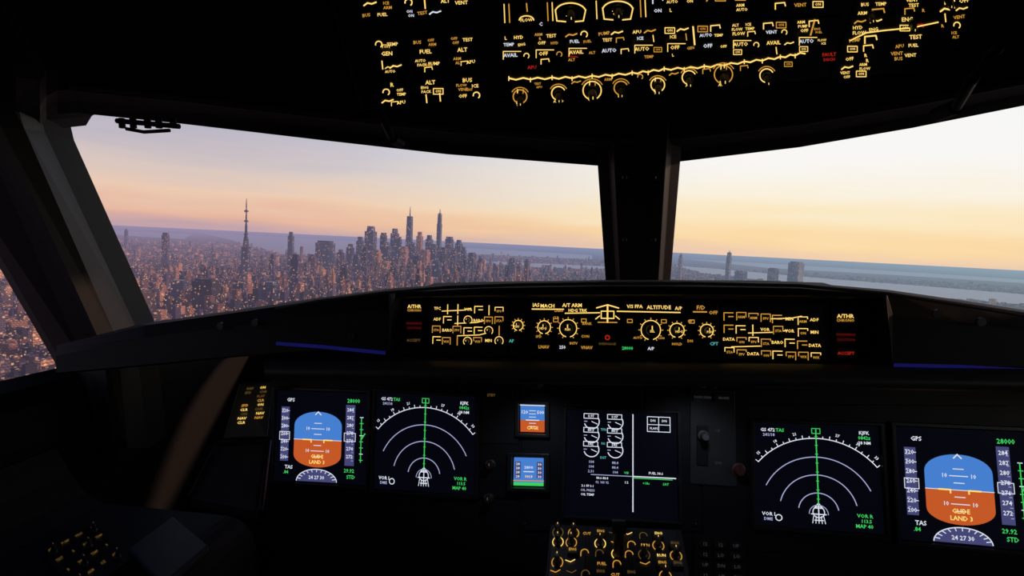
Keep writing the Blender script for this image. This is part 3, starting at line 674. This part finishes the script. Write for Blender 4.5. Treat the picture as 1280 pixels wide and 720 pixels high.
for x in (713,772):
    y=sl(x,14)+2
    arc(g,X,x,y,19,-78,78,1.7,YEL,O2,20,.6); line(g,X,[(x-19,y-3),(x-17,y+11),(x-6,y+12)],1.6,YEL,O2); line(g,X,[(x+6,y+12),(x+16,y+11),(x+19,y-3)],1.6,YEL,O2)
    tX(R_.choice(words),x,y+3,6.5); tX(R_.choice(words),x,y-5,5,YEL2); knob(gk,X,x,y-2,6,.018,base=.002)
for x in (630,636,684,690,745,800,806): line(g,X,[(x,sl(x,3)),(x+1,sl(x,26))],1.3,YEL if x%4 else YEL2,O2)
arc(g,X,658,sl(658,24),9,-90,90,1.5,YEL,O2,14,.6); tX('FLOW',658,sl(658,24),5.5); scribble(658,sl(658,8)); tX('C',676,sl(676,30),6,WHT)
for x in (822,838,860,880,900,925,948,975,1000,1022):
    for yv in (6,20): 
        if R_.random()<.85: scribble(x,sl(x,yv)-1,1.05, RED if (x==948 and yv==20) else (WHT if (x in(822,) ) else None))
for x in range(640,1030,41):
    y=sl(x,46)
    scribble(x-8,y); scribble(x+8,y-1); tX(R_.choice(words),x-4,y+8,5.6,WHT if (x//41)%2 else YEL); scribble(x+12,y+8,.8)
    block(gk,X,x-11,y+14,x+11,y+24,.006,KNOB); text(g,X,R_.choice(['ON','AUTO','AVAIL','OFF']),x-2,y+19,6.5,WHT if (x//41)%3==0 else YEL,.0068,.05)
    if R_.random()<.5: line(g,X,[(x-11,y+24),(x-11,y+14),(x+11,y+14)],1.1,YEL,.0068)
    scribble(x+18,y+22,.8)
    if R_.random()<.7: scribble(x+R_.uniform(-8,8),y+31,.85)
line(g,X,[(866,sl(866,42)),(868,sl(868,66))],2.0,YEL,O2); line(g,X,[(1018,sl(1018,40)),(1010,sl(1010,72))],2,YEL2,O2)
tX('FIRE',716,sl(716,72),7,RED); tX('FAULT',1036,sl(1036,90),6,RED); tX('APU',665,sl(665,84),6,RED); tX('DISCH',1036,sl(1036,97),5,RED)
pts=[(636,97),(690,96),(740,94),(790,90),(830,85),(880,82),(930,76),(975,70),(1012,63)]
pp=[]
for (xa,ya),(xb,yb) in zip(pts,pts[1:]):
    for k in range(6): pp.append((xa+(xb-xa)*k/6,ya+(yb-ya)*k/6+(1.1 if k%2 else -1.1)))
line(g,X,pp,1.9,YEL,O2)
for i in range(0,len(pp),3): 
    x,y=pp[i]; line(g,X,[(x,y-2),(x,y+3)],1.3,YEL,O2)
for i,x in enumerate((650,698,740,776,822,861,904,958)):
    y=119-.085*(x-650)-(6 if i in(5,6) else 0); r=9+ (3 if i in (2,6) else 0)
    knob(gk,X,x,y,r*.55,.020,base=.002)
    arc(g,X,x,y,r*.95,-165,60 if i%2 else 165,1.4,YEL if i%3 else YEL2,O2,22)
    arc(g,X,x,y,r+2.6,-60,60,1.0,YEL2,O2,10)
    tX(R_.choice(words),x,y+r+1,4.5); 
    if i%2==0: line(g,X,[(x-3,y-r),(x-4,y+r)],1.3,YEL,O2); line(g,X,[(x+4,y-r),(x+3,y+r)],1.2,YEL2,O2)
for x in (672,720,760,800,842,883,930,985): scribble(x,107-.085*(x-650),.8,YEL2)
for y in (-6,8,22,34,46,58,72,84,98,110,120):
    for i,x in enumerate((1076,1096,1135,1152,1182,1200)):
        xx=x-(y-40)*.25; yy=sl(xx,y)
        if y>98 and i>1: continue
        if y>72 and i>3: continue
        if R_.random()<.15: continue
        scribble(xx,yy,1.25 if R_.random()<.4 else 1.0, RED if R_.random()<.04 else None)
for x,y in ((1088,36),(1140,52),(1185,20)):
    yy=sl(x,y); knob(gk,X,x,yy,5,.016,base=.002)
line(g,X,[(1062,sl(1062,72)),(1082,sl(1082,62)),(1104,sl(1104,60)),(1140,sl(1140,58)),(1172,sl(1172,52))],1.7,YEL,O2)
g.build('lit_labels',ov); gk.build('switches_and_knobs',ov)

for pts in ([(452,120,1.02),(470,128,1.0),(480,150,1.02),(490,172,1.1)],[(1248,60,.92),(1238,70,.88),(1215,100,.9),(1195,134,1.0)]):
    g=Geo(); tube(g,[PY(*p) for p in pts],.008,BLACK); tube(g,[PY(*pts[-1]),PY(*pts[-1])+Vector((0,.05,.0))],.012,BLACK); g.build('assist_handle',smooth=True)
g=Geo(); tube(g,[PY(146,151,1.0),PY(180,154,1.0),PY(224,158,1.0)],.005,BLACK)
for x in (152,166,184,198,216):
    tube(g,[PY(x,148,1.0),PY(x+1,160,1.0)],.006,BLACK,8)
tube(g,[PY(158,161,.995),PY(180,165,.995),PY(212,163,.995)],.0035,BLACK)
g.build('sun_visor_clip')

# =============== LOWER LEFT ===============
g=Geo()
CON=surf('console_grey',(.022,.022,.026),.6,spec=.25)
rows=[]
for y in (-.3,.3,.93):
    top=[]
    for a in range(0,91,15):
        s_,c_=math.sin(math.radians(a)),math.cos(math.radians(a)); top.append(Vector((-.67+.06*s_,y,.675+.06*c_)))
    rows.append([Vector((-1.03,y,.84)),Vector((-1.0,y,.79)),Vector((-.97,y,.755)),Vector((-.93,y,.737))]+top+[Vector((-.61,y,.0)),Vector((-1.03,y,0))])
loft(g,rows,CON); k=len(rows[0]); g.add(rows[-1],[tuple(range(k))],CON); g.add(rows[0],[tuple(range(k-1,-1,-1))],CON)
g.build('side_console')
def flat(c,z,h,mat,g):
    P_=[PZ(x,y,z) for x,y in c]; prism(g,P_,(0,0,h),mat); return P_
TABM=surf('tablet_cover',(.055,.055,.06),.5)
g=Geo(); P_=flat([(160,694),(216,652),(262,690),(205,740)],.738,.012,TABM,g); g.build('tablet',bevel=.004)
g=Geo()
Pq=[PZ(x,y,.750) for x,y in [(52,690),(120,655),(160,700),(100,748)]]
prism(g,Pq,(0,0,-.01),BEZEL); Qc=Quad([p+Vector((0,0,.001)) for p in Pq],60,50)
for i in range(4):
    for j in range(4):
        x,y=8+i*15,7+j*12
        if (i+j)%3==0: knob(g,Qc,x,y,3,.014,pointer=DIMY)
        text(g,Qc,R_.choice(words),x,y-4,3.4,DIMY,.001); 
g.build('oxygen_control_panel')
hold=empty('checklist_holder')
c4=[PY(302,482,.97),PY(338,479,1.0),PY(331,543,.985),PY(284,545,.93)]
Qh=Quad(c4,36,64); g=Geo(); prism(g,[Qh.p(-3,-3),Qh.p(39,-3),Qh.p(39,67),Qh.p(-3,67)],-Qh.n*.02,GREY); g.build('backplate',hold,bevel=.002)
g=Geo(); rect(g,Qh,0,0,36,64,surf('paper_dim',(.05,.05,.042),.8),.001)
for k in range(11):
    for c_ in (9,26):
        if R_.random()<.8: text(g,Qh,R_.choice(['CLR','FLAP','CHK','NAV','SPD','RAD','ON']),c_+R_.random()*3,5+k*5.4,4.4,R_.choice([YEL2,DIMY,YEL,DIMY]),.002)
g.build('print',hold)
g=Geo(); P_=[PY(272,556,.93),PY(336,552,.98),PY(326,640,.86),PY(238,622,.84)]
nn=(P_[1]-P_[0]).cross(P_[3]-P_[0]).normalized()
if nn.dot(EYE-P_[0])<0: nn=-nn
prism(g,P_,-nn*.03,surf('tray_grey',(.035,.035,.04),.5))
for a,b in ((0,1),(1,2),(3,0)): tube(g,[P_[a]+nn*.003,P_[b]+nn*.003],.005,BEZEL,8)
g.build('document_tray',bevel=.003)
for x in (667,886):
    g=Geo(); p=PY(x,484,.90); 
    rg=[[p+Vector((r*math.cos(i*math.pi/6),r*math.sin(i*math.pi/6),z)) for i in range(12)] for r,z in ((.016,.03),(.016,.004),(.012,0))]
    loft(g,rg,METAL,True); g.add(rg[-1],[tuple(range(12))],glow('lamp_lens',(150,165,200),.5)); g.build('flood_lamp')
    l=bpy.data.lights.new('flood','SPOT'); l.energy=.5; l.color=(.75,.83,1); l.spot_size=1.8; l.spot_blend=1; l.shadow_soft_size=.012
    lo=bpy.data.objects.new('flood_light',l); scene.collection.objects.link(lo); lo.location=p+Vector((0,0,-.01)); lo.rotation_euler=(.4,0,0)
